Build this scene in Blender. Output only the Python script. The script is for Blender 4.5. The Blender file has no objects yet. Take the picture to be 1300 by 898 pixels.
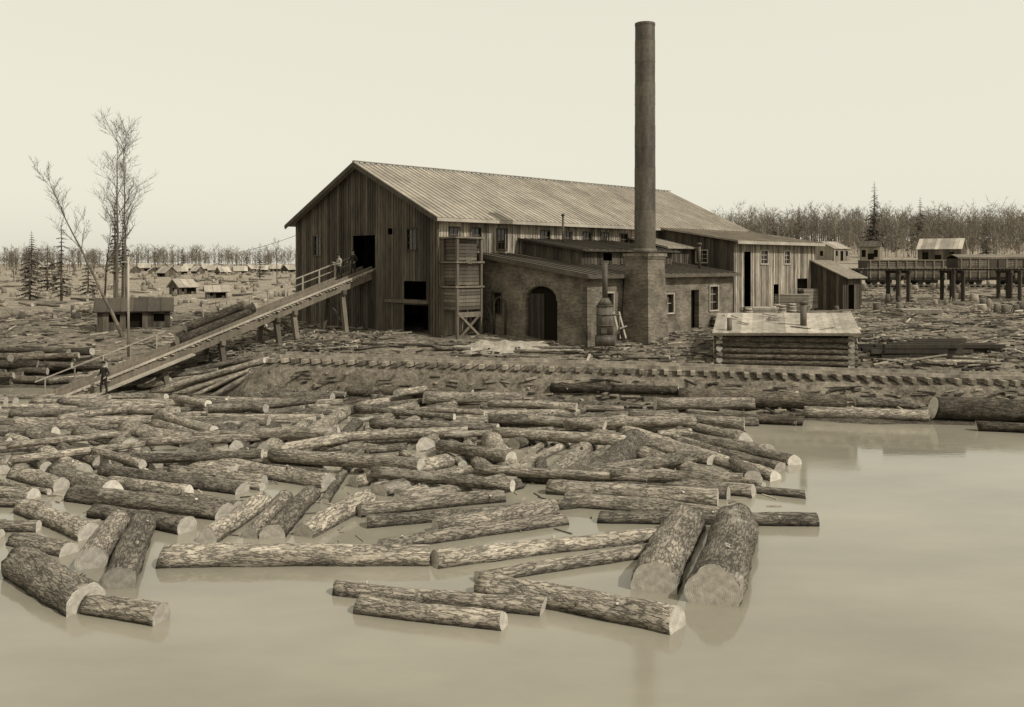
import bpy, math, random
from mathutils import Vector, noise, Matrix
random.seed(7)
R=random.random
def U(a,b): return a+(b-a)*random.random()
scene=bpy.context.scene

# ------------------------------------------------------------------ materials
def sep(v):
    k=min(1,v/0.5)
    return (v*1.0, v*(0.82+0.10*k), v*(0.59+0.20*k), 1)

def newmat(name, rough=0.85, spec=0.25):
    m=bpy.data.materials.new(name); m.use_nodes=True
    nt=m.node_tree; b=nt.nodes['Principled BSDF']
    b.inputs['Roughness'].default_value=rough
    b.inputs['Specular IOR Level'].default_value=spec
    return m,nt,b
def N(nt,t,**kw):
    n=nt.nodes.new(t)
    for k,v in kw.items(): setattr(n,k,v)
    return n
def maprange(nt,src,a,b,c,d):
    n=N(nt,'ShaderNodeMapRange'); nt.links.new(src,n.inputs[0])
    for i,v in zip((1,2,3,4),(a,b,c,d)): n.inputs[i].default_value=v
    return n.outputs[0]
def math_(nt,op,a,b=None):
    n=N(nt,'ShaderNodeMath',operation=op)
    for i,x in enumerate((a,b)):
        if x is None: continue
        if isinstance(x,(int,float)): n.inputs[i].default_value=x
        else: nt.links.new(x,n.inputs[i])
    return n.outputs[0]
def scalecol(nt,col,fac):
    n=N(nt,'ShaderNodeVectorMath',operation='SCALE')
    if isinstance(col,tuple): n.inputs[0].default_value=col[:3]
    else: nt.links.new(col,n.inputs[0])
    nt.links.new(fac,n.inputs['Scale']); return n.outputs[0]
def coords(nt,kind,scale):
    tc=N(nt,'ShaderNodeTexCoord'); mp=N(nt,'ShaderNodeMapping')
    nt.links.new(tc.outputs[kind],mp.inputs[0]); mp.inputs['Scale'].default_value=scale
    return mp.outputs[0]
def noise_(nt,vec,scale,detail=5,rough=0.6):
    n=N(nt,'ShaderNodeTexNoise'); nt.links.new(vec,n.inputs['Vector'])
    n.inputs['Scale'].default_value=scale; n.inputs['Detail'].default_value=detail; n.inputs['Roughness'].default_value=rough
    return n.outputs['Fac']
def bump_(nt,b,h,strength,dist=0.02):
    n=N(nt,'ShaderNodeBump'); nt.links.new(h,n.inputs['Height'])
    n.inputs['Strength'].default_value=strength; n.inputs['Distance'].default_value=dist
    nt.links.new(n.outputs[0],b.inputs['Normal'])

def mat_wood(name,v,var=0.35,nvar=0.35,stretch=(6,6,0.6),bump=0.4,rough=0.85,stain=0.25):
    m,nt,b=newmat(name,rough)
    c=coords(nt,'Object',stretch)
    f=noise_(nt,c,1.6,6)
    c2=coords(nt,'Object',(1,1,0.5)); f2=noise_(nt,c2,0.5,4)
    a=N(nt,'ShaderNodeAttribute',attribute_name='rnd')
    k=math_(nt,'MULTIPLY',maprange(nt,f,0.3,0.7,1-nvar,1+nvar),maprange(nt,a.outputs['Fac'],0,1,1-var,1+var))
    k=math_(nt,'MULTIPLY',k,maprange(nt,f2,0.3,0.7,1-stain,1+stain))
    nt.links.new(scalecol(nt,sep(v),k),b.inputs['Base Color'])
    bump_(nt,b,f,bump,0.01)
    return m

M={}
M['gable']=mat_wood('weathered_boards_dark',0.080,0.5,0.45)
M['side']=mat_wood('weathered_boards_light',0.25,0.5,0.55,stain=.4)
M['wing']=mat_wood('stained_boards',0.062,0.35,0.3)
M['roof']=mat_wood('roof_boards',0.28,0.12,0.16,(1.5,1.5,1.5),0.2)
M['roofdark']=mat_wood('tarred_roof',0.058,0.25,0.3)
M['plank']=mat_wood('sawn_plank',0.29,0.4,0.3)
M['cabinroof']=mat_wood('cabin_roof_boards',0.31,0.22,0.28,(2,2,2))
M['timber']=mat_wood('old_timber',0.12,0.4,0.3)
M['sleeper']=mat_wood('railroad_tie_wood',0.20,0.5,0.3,(3,3,3))
M['darktimber']=mat_wood('dark_timber',0.05,0.4,0.3)
M['carboard']=mat_wood('freight_car_boards',0.10,0.4,0.3)
M['trim']=mat_wood('painted_trim',0.34,0.15,0.15)
M['debris']=mat_wood('scrap_wood',0.22,0.85,0.3,(3,3,3))
M['stump']=mat_wood('stump_wood',0.17,0.6,0.3,(2,2,2))
M['forest']=mat_wood('forest_bark',0.14,0.45,0.3,(.2,.2,.2),0)
M['needle']=mat_wood('conifer_needles',0.055,0.5,0.4,(3,3,3),0)
M['treebark']=mat_wood('tree_bark',0.12,0.3,0.4)
M['farwall']=mat_wood('far_clapboard',0.20,0.3,0.15)
M['farroof']=mat_wood('far_roof',0.32,0.3,0.15)
M['cloth_d']=mat_wood('dark_cloth',0.03,0.1,0.2,(8,8,8),.2)
M['cloth_l']=mat_wood('light_cloth',0.35,0.1,0.2,(8,8,8),.2)
M['skin']=mat_wood('skin',0.33,0,0.05,(8,8,8),0)
m,nt,b=newmat('dark_interior',1,0); b.inputs['Base Color'].default_value=sep(0.015); M['dark']=m  # near-black colour, painted shade for the sheets behind openings
m,nt,b=newmat('window_glass',0.08,0.6); b.inputs['Base Color'].default_value=sep(0.02); M['glass']=m
def mat_iron(name,v,met=0.0,rough=.65,amp=.5):
    m,nt,b=newmat(name,rough,0.35)
    c=coords(nt,'Object',(1.2,1.2,.25)); f=noise_(nt,c,1.6,6)
    c2=coords(nt,'Object',(5,5,5)); f2=noise_(nt,c2,1.0,5)
    a=N(nt,'ShaderNodeAttribute',attribute_name='rnd')
    k=math_(nt,'MULTIPLY',maprange(nt,f,.3,.7,1-amp,1+amp),maprange(nt,f2,.3,.7,.75,1.3))
    k=math_(nt,'MULTIPLY',k,maprange(nt,a.outputs['Fac'],0,1,.84,1.16))
    nt.links.new(scalecol(nt,sep(v),k),b.inputs['Base Color']); b.inputs['Metallic'].default_value=met
    bump_(nt,b,f2,.3,.01)
    return m
M['iron']=mat_iron('rusty_iron',0.075)
M['rail']=mat_iron('rail_steel',0.3,0.2,.4)
def mat_brick(name,v):
    m,nt,b=newmat(name,0.9,.15)
    c=coords(nt,'UV',(1,1,1))
    t=N(nt,'ShaderNodeTexBrick'); nt.links.new(c,t.inputs['Vector'])
    t.inputs['Scale'].default_value=1; t.inputs['Brick Width'].default_value=.23; t.inputs['Row Height'].default_value=.078
    t.inputs['Mortar Size'].default_value=.009; t.inputs['Color1'].default_value=sep(v*.65); t.inputs['Color2'].default_value=sep(v*1.4)
    t.inputs['Mortar'].default_value=sep(v*1.9)
    f=noise_(nt,coords(nt,'UV',(.6,.6,1)),1.5,6)
    nt.links.new(scalecol(nt,t.outputs['Color'],maprange(nt,f,.3,.7,.5,1.5)),b.inputs['Base Color'])
    bump_(nt,b,t.outputs['Fac'],-.3,.01)
    return m
M['brick']=mat_brick('brick',0.12)
def mat_bark(name,v,peel=True):
    m,nt,b=newmat(name,0.9,.15)
    tc=N(nt,'ShaderNodeTexCoord'); a=N(nt,'ShaderNodeAttribute',attribute_name='rnd')
    r10=math_(nt,'MULTIPLY',a.outputs['Fac'],57)
    cb=N(nt,'ShaderNodeCombineXYZ'); nt.links.new(r10,cb.inputs[2])
    def vec(sx,sy):
        mp=N(nt,'ShaderNodeMapping'); nt.links.new(tc.outputs['UV'],mp.inputs[0]); mp.inputs['Scale'].default_value=(sx,sy,1)
        ad=N(nt,'ShaderNodeVectorMath',operation='ADD'); nt.links.new(mp.outputs[0],ad.inputs[0]); nt.links.new(cb.outputs[0],ad.inputs[1]); return ad.outputs[0]
    f=noise_(nt,vec(16,3.2),1.0,6,.75)
    fl=noise_(nt,vec(2.2,1.1),1.0,4,.6)
    ff=noise_(nt,vec(45,14),1.0,3,.7)
    fur=math_(nt,'ABSOLUTE',math_(nt,'SUBTRACT',noise_(nt,vec(11,2.6),1.0,3,.6),.5))
    fr=maprange(nt,fur,0,.07,.35,1)
    k=math_(nt,'MULTIPLY',fr,maprange(nt,f,.3,.7,.5,1.5))
    k=math_(nt,'MULTIPLY',k,maprange(nt,fl,.3,.7,.6,1.4))
    k=math_(nt,'MULTIPLY',k,maprange(nt,ff,.3,.7,.75,1.25))
    rr=math_(nt,'FRACT',math_(nt,'MULTIPLY',a.outputs['Fac'],7.31))
    k=math_(nt,'MULTIPLY',k,maprange(nt,rr,0,1,.5,1.5))
    base=scalecol(nt,sep(v),k)
    thr=maprange(nt,a.outputs['Fac'],0,1,-.07,.08)
    pn=math_(nt,'ADD',noise_(nt,vec(.9,.45),1.0,5,.65),thr)
    pf=maprange(nt,pn,.62,.70,0,.8 if peel else .2)
    mix=N(nt,'ShaderNodeMix',data_type='RGBA'); nt.links.new(pf,mix.inputs[0]); nt.links.new(base,mix.inputs[6])
    nt.links.new(scalecol(nt,sep(.37),maprange(nt,f,.3,.7,.7,1.2)),mix.inputs[7])
    g=N(nt,'ShaderNodeNewGeometry'); sx=N(nt,'ShaderNodeSeparateXYZ'); nt.links.new(g.outputs['Position'],sx.inputs[0])
    wet=maprange(nt,sx.outputs[2],.03,.15,.32,1)
    nt.links.new(scalecol(nt,mix.outputs[2],wet),b.inputs['Base Color'])
    h=math_(nt,'ADD',fr,math_(nt,'ADD',f,math_(nt,'MULTIPLY',ff,.4))); bump_(nt,b,h,.9,.035)
    return m
M['bark']=mat_bark('log_bark',0.25)
M['barkdark']=mat_bark('log_bark_old',0.11,False)
def mat_cut(name):
    m,nt,b=newmat(name,.8,.2)
    tc=N(nt,'ShaderNodeTexCoord')
    ln=N(nt,'ShaderNodeVectorMath',operation='LENGTH'); nt.links.new(tc.outputs['UV'],ln.inputs[0])
    f=noise_(nt,tc.outputs['UV'],6,5)
    w=math_(nt,'SINE',math_(nt,'MULTIPLY',math_(nt,'ADD',ln.outputs['Value'],math_(nt,'MULTIPLY',f,.05)),170))
    k=math_(nt,'MULTIPLY',maprange(nt,w,-1,1,.85,1.1),maprange(nt,f,.3,.7,.65,1.25))
    a=N(nt,'ShaderNodeAttribute',attribute_name='rnd')
    k=math_(nt,'MULTIPLY',k,maprange(nt,a.outputs['Fac'],0,1,.65,1.25))
    nt.links.new(scalecol(nt,sep(.45),k),b.inputs['Base Color']); return m
M['cut']=mat_cut('cut_log_end')
m,nt,b=newmat('earth',.95,.1)
c=coords(nt,'Object',(1,1,1))
f1=noise_(nt,c,.25,8,.7); f2=noise_(nt,c,2.2,8,.75); f3=noise_(nt,c,9,4,.7)
k=math_(nt,'MULTIPLY',maprange(nt,f1,.3,.7,.65,1.35),maprange(nt,f2,.35,.65,.4,1.6))
k=math_(nt,'MULTIPLY',k,maprange(nt,f3,.3,.7,.65,1.4))
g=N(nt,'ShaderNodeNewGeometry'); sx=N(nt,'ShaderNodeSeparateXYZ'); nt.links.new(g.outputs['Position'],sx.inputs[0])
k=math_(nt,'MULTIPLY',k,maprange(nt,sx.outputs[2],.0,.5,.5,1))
k=math_(nt,'MULTIPLY',k,maprange(nt,sx.outputs[1],60,110,.85,1.4))  # haze painted into the colour: earth gets paler with distance
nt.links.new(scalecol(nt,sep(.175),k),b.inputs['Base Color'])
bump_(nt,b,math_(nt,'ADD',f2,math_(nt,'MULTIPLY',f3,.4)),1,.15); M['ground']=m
m,nt,b=newmat('sawdust',.95,.1)
c=coords(nt,'Object',(1,1,1)); f=noise_(nt,c,3,7,.7)
nt.links.new(scalecol(nt,sep(.32),maprange(nt,f,.3,.7,.5,1.4)),b.inputs['Base Color']); bump_(nt,b,f,.9,.1); M['sawdust']=m
m,nt,b=newmat('pond_water',.10,.5); b.inputs['IOR'].default_value=1.38
c=coords(nt,'Object',(.5,1,1)); f=noise_(nt,c,.22,6,.6); f2=noise_(nt,c,3,3)
nt.links.new(scalecol(nt,(.235,.213,.165),maprange(nt,f,.3,.7,.8,1.2)),b.inputs['Base Color'])
nt.links.new(maprange(nt,f,.35,.65,.05,.15),b.inputs['Roughness'])
bump_(nt,b,math_(nt,'ADD',f,math_(nt,'MULTIPLY',f2,.2)),.14,.05); M['water']=m

# ------------------------------------------------------------------ mesh builder
class MB:
    def __init__(s): s.v=[];s.f=[];s.m=[];s.r=[];s.uv=[];s.sm=[]
    def face(s,idx,mat=0,rnd=.5,uv=None,sm=False):
        s.f.append(idx); s.m.append(mat); s.r.append(rnd); s.uv.append(uv or [(0,0)]*len(idx)); s.sm.append(sm)
    def hexa(s,p,mat=0,rnd=.5,uvf=None):
        b=len(s.v); s.v+= [tuple(q) for q in p]
        for q in ((0,3,2,1),(4,5,6,7),(0,1,5,4),(1,2,6,5),(2,3,7,6),(3,0,4,7)):
            s.face([b+i for i in q],mat,rnd,[uvf(p[i]) for i in q] if uvf else None)
    def box(s,c,ax,ay,az,mat=0,rnd=.5,uvf=None):
        c=Vector(c);ax=Vector(ax);ay=Vector(ay);az=Vector(az)
        s.hexa([c-ax-ay-az,c+ax-ay-az,c+ax+ay-az,c-ax+ay-az,c-ax-ay+az,c+ax-ay+az,c+ax+ay+az,c-ax+ay+az],mat,rnd,uvf)
    def beam(s,p0,p1,w,h,mat=0,rnd=None,up=(0,0,1)):
        p0=Vector(p0);p1=Vector(p1);d=p1-p0;L=d.length
        if L<1e-4:return
        d/=L; up=Vector(up)
        if abs(d.dot(up))>.97: up=Vector((.7107,.7035,0))
        sd=d.cross(up).normalized(); u2=sd.cross(d).normalized()
        s.box((p0+p1)/2,d*L/2,sd*w/2,u2*h/2,mat,R() if rnd is None else rnd)
    def cyl(s,p0,p1,r0,r1,n=12,mat=0,cap=None,rnd=None,caps=True,segs=1,rough=0,bend=0,sm=True):
        p0=Vector(p0);p1=Vector(p1);d=p1-p0;L=d.length
        if L<1e-5:return
        d/=L
        up=Vector((0,0,1)) if abs(d.z)<.95 else Vector((1,0,0))
        a=d.cross(up).normalized(); c=a.cross(d).normalized()
        rnd=R() if rnd is None else rnd; cap=mat if cap is None else cap
        b=len(s.v); sd=R()*100; bd=U(-bend,bend); bd2=U(-bend,bend)*.4
        sl=[(0,0),(0,0)]
        if rough: sl=[(U(-.25,.25)*r0,U(-.25,.25)*r0),(U(-.25,.25)*r0,U(-.25,.25)*r0)]
        for i in range(segs+1):
            t=i/segs; r=r0+(r1-r0)*t; q=p0+d*L*t+(a*bd+c*bd2)*math.sin(t*math.pi)
            for j in range(n):
                an=2*math.pi*j/n; rr=r
                if rough: rr*=1+rough*noise.noise(Vector((math.cos(an)*1.3+sd,math.sin(an)*1.3,t*L*.9)))+rough*.6*noise.noise(Vector((math.cos(an)*4+sd,math.sin(an)*4,t*L*3)))
                e=Vector((0,0,0))
                if i in(0,segs): k=sl[0 if i==0 else 1]; e=d*(math.cos(an)*k[0]+math.sin(an)*k[1])
                s.v.append(tuple(q+a*math.cos(an)*rr+c*math.sin(an)*rr+e))
        for i in range(segs):
            for j in range(n):
                j2=(j+1)%n; u0=j/n*6.283*r0;u1=(j+1)/n*6.283*r0;v0=i/segs*L;v1=(i+1)/segs*L
                s.face([b+i*n+j,b+i*n+j2,b+(i+1)*n+j2,b+(i+1)*n+j],mat,rnd,[(u0,v0),(u1,v0),(u1,v1),(u0,v1)],sm)
        if caps:
            for i,r in ((0,r0),(segs,r1)):
                idx=[b+i*n+j for j in range(n)]; uv=[(math.cos(6.283*j/n)*r,math.sin(6.283*j/n)*r) for j in range(n)]
                if i==0: idx=idx[::-1];uv=uv[::-1]
                s.face(idx,cap,rnd,uv)
    def build(s,name,mats,parent=None):
        me=bpy.data.meshes.new(name); me.from_pydata(s.v,[],s.f)
        for k in mats: me.materials.append(M[k])
        me.polygons.foreach_set('material_index',s.m); me.polygons.foreach_set('use_smooth',s.sm)
        a=me.attributes.new('rnd','FLOAT','FACE'); a.data.foreach_set('value',s.r)
        uvl=me.uv_layers.new(name='UVMap'); fl=[]
        for u in s.uv:
            for q in u: fl+= [q[0],q[1]]
        uvl.data.foreach_set('uv',fl)
        me.update(); o=bpy.data.objects.new(name,me); scene.collection.objects.link(o)
        if parent: o.parent=parent
        return o
def empty(name):
    o=bpy.data.objects.new(name,None); scene.collection.objects.link(o); return o

# ------------------------------------------------------------------ terrain
CAMH=7.0; F=1160.0; HZ=335.0
def g(px,py,z=0.0):           # surveyed ground position of a point seen in the photograph
    Y=(CAMH-z)*F/(py-HZ); return Vector(((px-650)/F*Y,Y,z))
def lerp_tab(tab,x):
    if x<=tab[0][0]:return tab[0][1]
    for (a,b),(c,d) in zip(tab,tab[1:]):
        if x<=c: 
            t=(x-a)/(c-a); return b+(d-b)*t
    return tab[-1][1]
def sst(x): x=max(0,min(1,x)); return x*x*(3-2*x)
TA=Vector((-12.5,49.6,0));TB=Vector((38,40.9,0)); td=(TB-TA).normalized(); tn=Vector((-td.y,td.x,0)); TL=(TB-TA).length
def tz(k): return 2.0-.55*k/TL
SH=[(-60,53),(-30,51.5),(-20,50.5),(-14,47.5),(-6,44.5),(4,43.0),(9,41.8),(14,40.3),(26,38.6),(60,35)]
def H(x,y):
    ys=lerp_tab(SH,x)+.6*noise.noise(Vector((x*.35,3,0)))
    d=y-ys
    if y<6:
        return max(-1.5,min(4.5,(6-y)*.45-1.5))
    if d<0: return max(-1.5,d*.35)
    h=lerp_tab([(0,0),(1.5,.2),(3,.5),(5,1.4),(8,2.1),(12,2.6),(20,2.65)],d)
    far_l=lerp_tab([(65,0),(100,.4),(150,1.3),(250,2.6),(400,3.2),(3000,3)],y)
    far_r=lerp_tab([(54,0),(65,.4),(78,.65),(96,1.7),(110,1.9),(160,3.9),(220,6.5),(300,11.5),(400,13.5),(3000,13)],y)
    w=sst((x/max(y,1)-.08)/.2)
    h+=far_l*(1-w)+far_r*w
    k=sst(d/3)
    h+=k*(.10*noise.noise(Vector((x*.5,y*.5,0)))+.06*noise.noise(Vector((x*1.7,y*1.7,5))))
    h+=k*sst((y-90)/150)*1.0*noise.noise(Vector((x*.02,y*.02,9)))
    q=Vector((x,y,0))-TA; kk=q.dot(td); sg=q.dot(tn); dd_=abs(sg)
    lim=2.6 if sg<0 else 3.0
    if -3<kk<TL+8 and dd_<lim:
        w=1-sst((dd_-1.3)/(lim-1.3)); w*=sst((kk+3)/3)
        h=h*(1-w)+(tz(kk)-.30+.04*noise.noise(Vector((x*1.5,y*1.5,2))))*w
    return h
def hit(px,py):
    Y=20.0
    while Y<400:
        z=CAMH-(py-HZ)/F*Y; X=(px-650)/F*Y
        if z<=max(0,H(X,Y)): return Vector((X,Y,max(0,H(X,Y))))
        Y+=.05
    return Vector((X,Y,0))
def grow(a,step,limit,f):
    o=[]
    while a<limit: a+=step; step*=f; o.append(a)
    return o
xs=[i*.6 for i in range(-75,76)]; ext=grow(45,.7,2600,1.1)
xs=[-e for e in ext[::-1]]+xs+ext
ys=[-90,-60,-40,-25,-15,-8,-4,0,2,4,6,8,12,18,24,30,34]+[35+i*.4 for i in range(75)]; ys+=grow(ys[-1],.5,3500,1.07)
mb=MB()
for y in ys:
    for x in xs: mb.v.append((x,y,H(x,y)))
nx=len(xs)
for j in range(len(ys)-1):
    for i in range(nx-1):
        mb.face([j*nx+i,j*nx+i+1,(j+1)*nx+i+1,(j+1)*nx+i],0,.5,None,True)
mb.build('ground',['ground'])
mb=MB(); mb.v=[(-600,-20,0),(600,-20,0),(600,56,0),(-600,56,0)]; mb.face([0,1,2,3]); mb.build('pond_water',['water'])

# ------------------------------------------------------------------ sawmill
C0=Vector((-4.54,56,0)); d1=Vector((.7107,.7035,0)); d2=Vector((-.7035,.7107,0)); ZV=Vector((0,0,1))
def W(s,t,z): return C0+d1*s+d2*t+ZV*z
def board_wall(mb,P,u,n,L,z0,topf,ops=(),bw=.28,th=.04,mat=0,jit=.012,batten=True,uvs=False,rbase=None):
    P=Vector((P[0],P[1],0)); nb=max(1,round(L/bw)); w=L/nb
    uvf=(lambda q:((Vector((q[0],q[1],0))-P).dot(u),q[2])) if uvs else None
    def pieces(s):
        iv=[(z0,None)]
        for (o0,o1,za,zb) in ops:
            if o0<=s<=o1:
                zt=zb(s) if callable(zb) else zb
                nv=[]
                for (x0,x1) in iv:
                    e=x1 if x1 is not None else 1e9
                    if za>=e or zt<=x0: nv.append((x0,x1)); continue
                    if za>x0: nv.append((x0,za))
                    if zt<e: nv.append((zt,x1))
                iv=nv
        return iv
    def slab(a,b,z0_,z1_,off,thk,r):
        ta=topf(a) if z1_ is None else z1_; tb=topf(b) if z1_ is None else z1_
        if max(ta,tb)-z0_<.01:return
        A=P+u*a;B=P+u*b; o=n*off; i=n*(off-thk)
        mb.hexa([A+i+ZV*z0_,B+i+ZV*z0_,B+o+ZV*z0_,A+o+ZV*z0_,A+i+ZV*ta,B+i+ZV*tb,B+o+ZV*tb,A+o+ZV*ta],mat,r,uvf)
    for i in range(nb):
        a=i*w;b=a+w;s=(a+b)/2; r=R() if rbase is None else rbase; off=U(-jit,jit)
        for (x0,x1) in pieces(s): slab(a,b,x0,x1,off,th,r)
        if batten and i>0:
            for (x0,x1) in pieces(a): slab(a-.03,a+.03,x0,x1,jit+.022,.03,min(1,r+U(-.1,.25)))
def window(mb,P,u,n,s,w,z0,z1,mg,mf,rows=2,cols=2,depth=.06):
    c=Vector((P[0],P[1],0))+u*s; zc=(z0+z1)/2; h=(z1-z0)
    mb.box(c-n*depth+ZV*zc,u*w/2,n*.01,ZV*h/2,mg)
    fr=.09
    for sg in(-1,1):
        mb.box(c+u*sg*(w/2+fr/2-.02)+n*.05+ZV*zc,u*fr/2,n*.03,ZV*(h/2+fr-.02),mf,R())
        mb.box(c+n*.052+ZV*(zc+sg*(h/2+fr/2-.02)),u*(w/2-.024),n*.03,ZV*fr/2,mf,R())
    for i in range(1,cols): mb.box(c-n*(depth-.03)+u*(-w/2+w*i/cols)+ZV*zc,u*.02,n*.015,ZV*h/2,mf,.6)
    for i in range(1,rows+1): mb.box(c-n*(depth-.026)+ZV*(z0+h*i/(rows+1)),u*w/2,n*.014,ZV*.02,mf,.6)
def strip_roof(mb,A,B,C,D,n,th,mat,jit=.01,seam=.05):
    A,B,C,D=map(Vector,(A,B,C,D)); nr=(B-A).cross(D-A).normalized()
    if nr.z<0:nr=-nr
    for i in range(n):
        a=i/n;b=(i+1)/n; o=nr*U(0,jit); gap=.004
        p=[A.lerp(B,a+gap/n),A.lerp(B,b-gap/n),D.lerp(C,b-gap/n),D.lerp(C,a+gap/n)]
        mb.hexa([q-nr*th+o for q in p]+[q+o for q in p],mat,R())
        q0=A.lerp(B,a);q1=D.lerp(C,a)
        if seam: mb.beam(q0+nr*.025,q1+nr*.025,.045,seam,mat,.25+R()*.3,up=nr)

mill=empty('sawmill_building')
EZ=10.0; HW=8.15; L=35.0; SL=.459
mb=MB()
gops=[(6.4,9.1,6.6,8.9),(.95,3.4,0,4.4),(1.0,3.3,4.75,5.9),(12.9,13.8,7.6,9.0),(2.1,3.0,7.9,9.2),(4.6,5.0,8.9,9.3)]
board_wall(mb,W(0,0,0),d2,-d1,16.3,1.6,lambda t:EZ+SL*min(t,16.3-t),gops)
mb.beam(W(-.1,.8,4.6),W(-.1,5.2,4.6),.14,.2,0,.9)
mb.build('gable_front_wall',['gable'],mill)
mb=MB()
wins=[1.34,3.14,5.44,9.58,11.85,13.97,16.0,18.2,20.4]
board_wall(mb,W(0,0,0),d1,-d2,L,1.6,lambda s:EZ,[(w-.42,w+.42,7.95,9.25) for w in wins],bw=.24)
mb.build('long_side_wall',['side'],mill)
mb=MB()
board_wall(mb,W(0,16.3,0),d1,d2,L,1.6,lambda s:EZ,bw=.6)
board_wall(mb,W(L,-6.84,0),d2,d1,16.3+6.84,1.6,lambda t:(8.75+.182*t) if t<6.84 else EZ+SL*min(t-6.84,16.3-t+6.84),bw=.4)
mb.build('rear_walls',['side'],mill)
mb=MB()
for w in wins: window(mb,W(0,0,0),d1,-d2,w,.84,7.95,9.25,0,1)
for (t0,t1,z0,z1) in gops[3:5]: window(mb,W(0,0,0),d2,-d1,(t0+t1)/2,t1-t0,z0,z1,0,1)
mb.build('windows',['glass','gable'],mill)
mb=MB()
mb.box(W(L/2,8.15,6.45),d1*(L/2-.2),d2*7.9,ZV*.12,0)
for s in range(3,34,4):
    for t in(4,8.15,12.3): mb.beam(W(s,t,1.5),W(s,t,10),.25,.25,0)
mb.box(W(2.5,2.2,4),d1*.05,d2*2.2,ZV*2.3,0); mb.box(W(3.5,7.8,8),d1*.05,d2*3,ZV*1.4,0)  # dark sheets behind the gable openings stand in for indoor shade
mb.build('interior_frame_and_shade',['dark'],mill)
mb=MB()
ov=.55
strip_roof(mb,W(-ov,-ov,EZ-SL*ov+.08),W(L+ov,-ov,EZ-SL*ov+.08),W(L+ov,HW,EZ+SL*HW+.08),W(-ov,HW,EZ+SL*HW+.08),78,.10,0)
strip_roof(mb,W(-ov,16.3+ov,EZ-SL*ov+.08),W(L+ov,16.3+ov,EZ-SL*ov+.08),W(L+ov,HW+.02,EZ+SL*HW+.08),W(-ov,HW+.02,EZ+SL*HW+.08),40,.10,0)
strip_roof(mb,W(22.1,-7.4,8.68),W(L+ov,-7.4,8.68),W(L+ov,.1,EZ-.10),W(22.1,.1,EZ-.10),28,.09,0)
mb.beam(W(-ov,HW,EZ+SL*HW+.17),W(L+ov,HW,EZ+SL*HW+.17),.3,.06,0,.3)
mb.build('roof',['roof'],mill)
mb=MB()
for sg in(0,1):
    t0=-ov if sg==0 else 16.3+ov
    mb.beam(W(-ov-.03,t0,EZ-SL*ov-.08),W(-ov-.03,HW,EZ+SL*HW-.08),.05,.28,0,.3)
mb.beam(W(-ov,-ov-.03,EZ-SL*ov-.06),W(L+ov,-ov-.03,EZ-SL*ov-.06),.05,.2,1,.5)
mb.beam(W(22.1,-7.43,8.55),W(L+ov,-7.43,8.55),.05,.2,1,.5)
mb.beam(W(-.08,-.08,1.8),W(-.08,-.08,EZ-.1),.14,.14,0,.5)
for i in range(24):
    s=.7+i*1.45; mb.beam(W(s,-.02,EZ-.14),W(s,-ov,EZ-SL*ov-.05-.08),.08,.12,1)
mb.build('trim_boards',['gable','trim'],mill)
mb=MB()
board_wall(mb,W(22.5,0,0),-d2,-d1,6.84,1.6,lambda w:9.85-.165*w,[(3.6,4.6,7.1,8.0)])
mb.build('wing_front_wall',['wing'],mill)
mb=MB()
wo=[(1.4,2.3,3.0,7.9),(3.7,4.8,7.0,8.0),(5.6,6.5,3.2,5.4),(7.3,8.2,7.0,8.0),(9.4,11.2,3,5.8)]
board_wall(mb,W(22.5,-6.84,0),d1,-d2,L-22.5,1.6,lambda s:8.7,wo,bw=.26)
mb.build('wing_side_wall',['side'],mill)
mb=MB()
window(mb,W(22.5,0,0),-d2,-d1,4.1,1.0,7.1,8.0,0,1)
for i in(1,3): window(mb,W(22.5,-6.84,0),d1,-d2,(wo[i][0]+wo[i][1])/2,wo[i][1]-wo[i][0],wo[i][2],wo[i][3],0,1)
mb.box(W(28,-5.6,6),d1*5,d2*.05,ZV*3,2)  # added dark sheet, paints the shade inside the wing openings
mb.build('wing_windows_and_shade',['glass','trim','dark'],mill)
mb=MB()
board_wall(mb,W(34.2,-9.6,0),d1,-d2,3.2,2,lambda s:6.0,[(.9,2.0,0,5.3)])
board_wall(mb,W(34.2,-6.9,0),-d2,-d1,2.7,2,lambda s:7.2-.44*s)
board_wall(mb,W(37.4,-6.9,0),-d2,d1,2.7,2,lambda s:7.2-.44*s)
strip_roof(mb,W(34,-10.1,5.85),W(37.7,-10.1,5.85),W(37.7,-6.85,7.3),W(34,-6.85,7.3),8,.07,1)
mb.build('lean_to',['gable','roof'],mill)
mb=MB()
for k in range(3):
    za=4.15+k*1.5; ins=.1*k
    for j in range(6):
        z=za+.15+j*.22
        for (a,b) in ((W(.25+ins,-1.5+ins,z),W(2.2-ins,-1.5+ins,z)),(W(.25+ins,-1.5+ins,z),W(.25+ins,-.15,z)),(W(2.2-ins,-1.5+ins,z),W(2.2-ins,-.15,z))): mb.beam(a,b,.06,.19,0)
    mb.box(W(1.22,-.82,za+1.44),d1*1.16,d2*.82,ZV*.05,0,.95)
for (s,t) in((.25,-1.5),(2.2,-1.5),(.25,-.15),(2.2,-.15)): mb.beam(W(s,t,1.8),W(s,t,8.6),.16,.16,0)
mb.beam(W(.25,-1.58,2.4),W(2.2,-1.58,4.0),.06,.14,0); mb.beam(W(2.2,-1.6,2.4),W(.25,-1.6,4.0),.06,.14,0); mb.beam(W(.25,-1.5,3.9),W(2.2,-1.5,3.9),.2,.3,0)
mb.build('slatted_tower',['timber'],mill)

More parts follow.
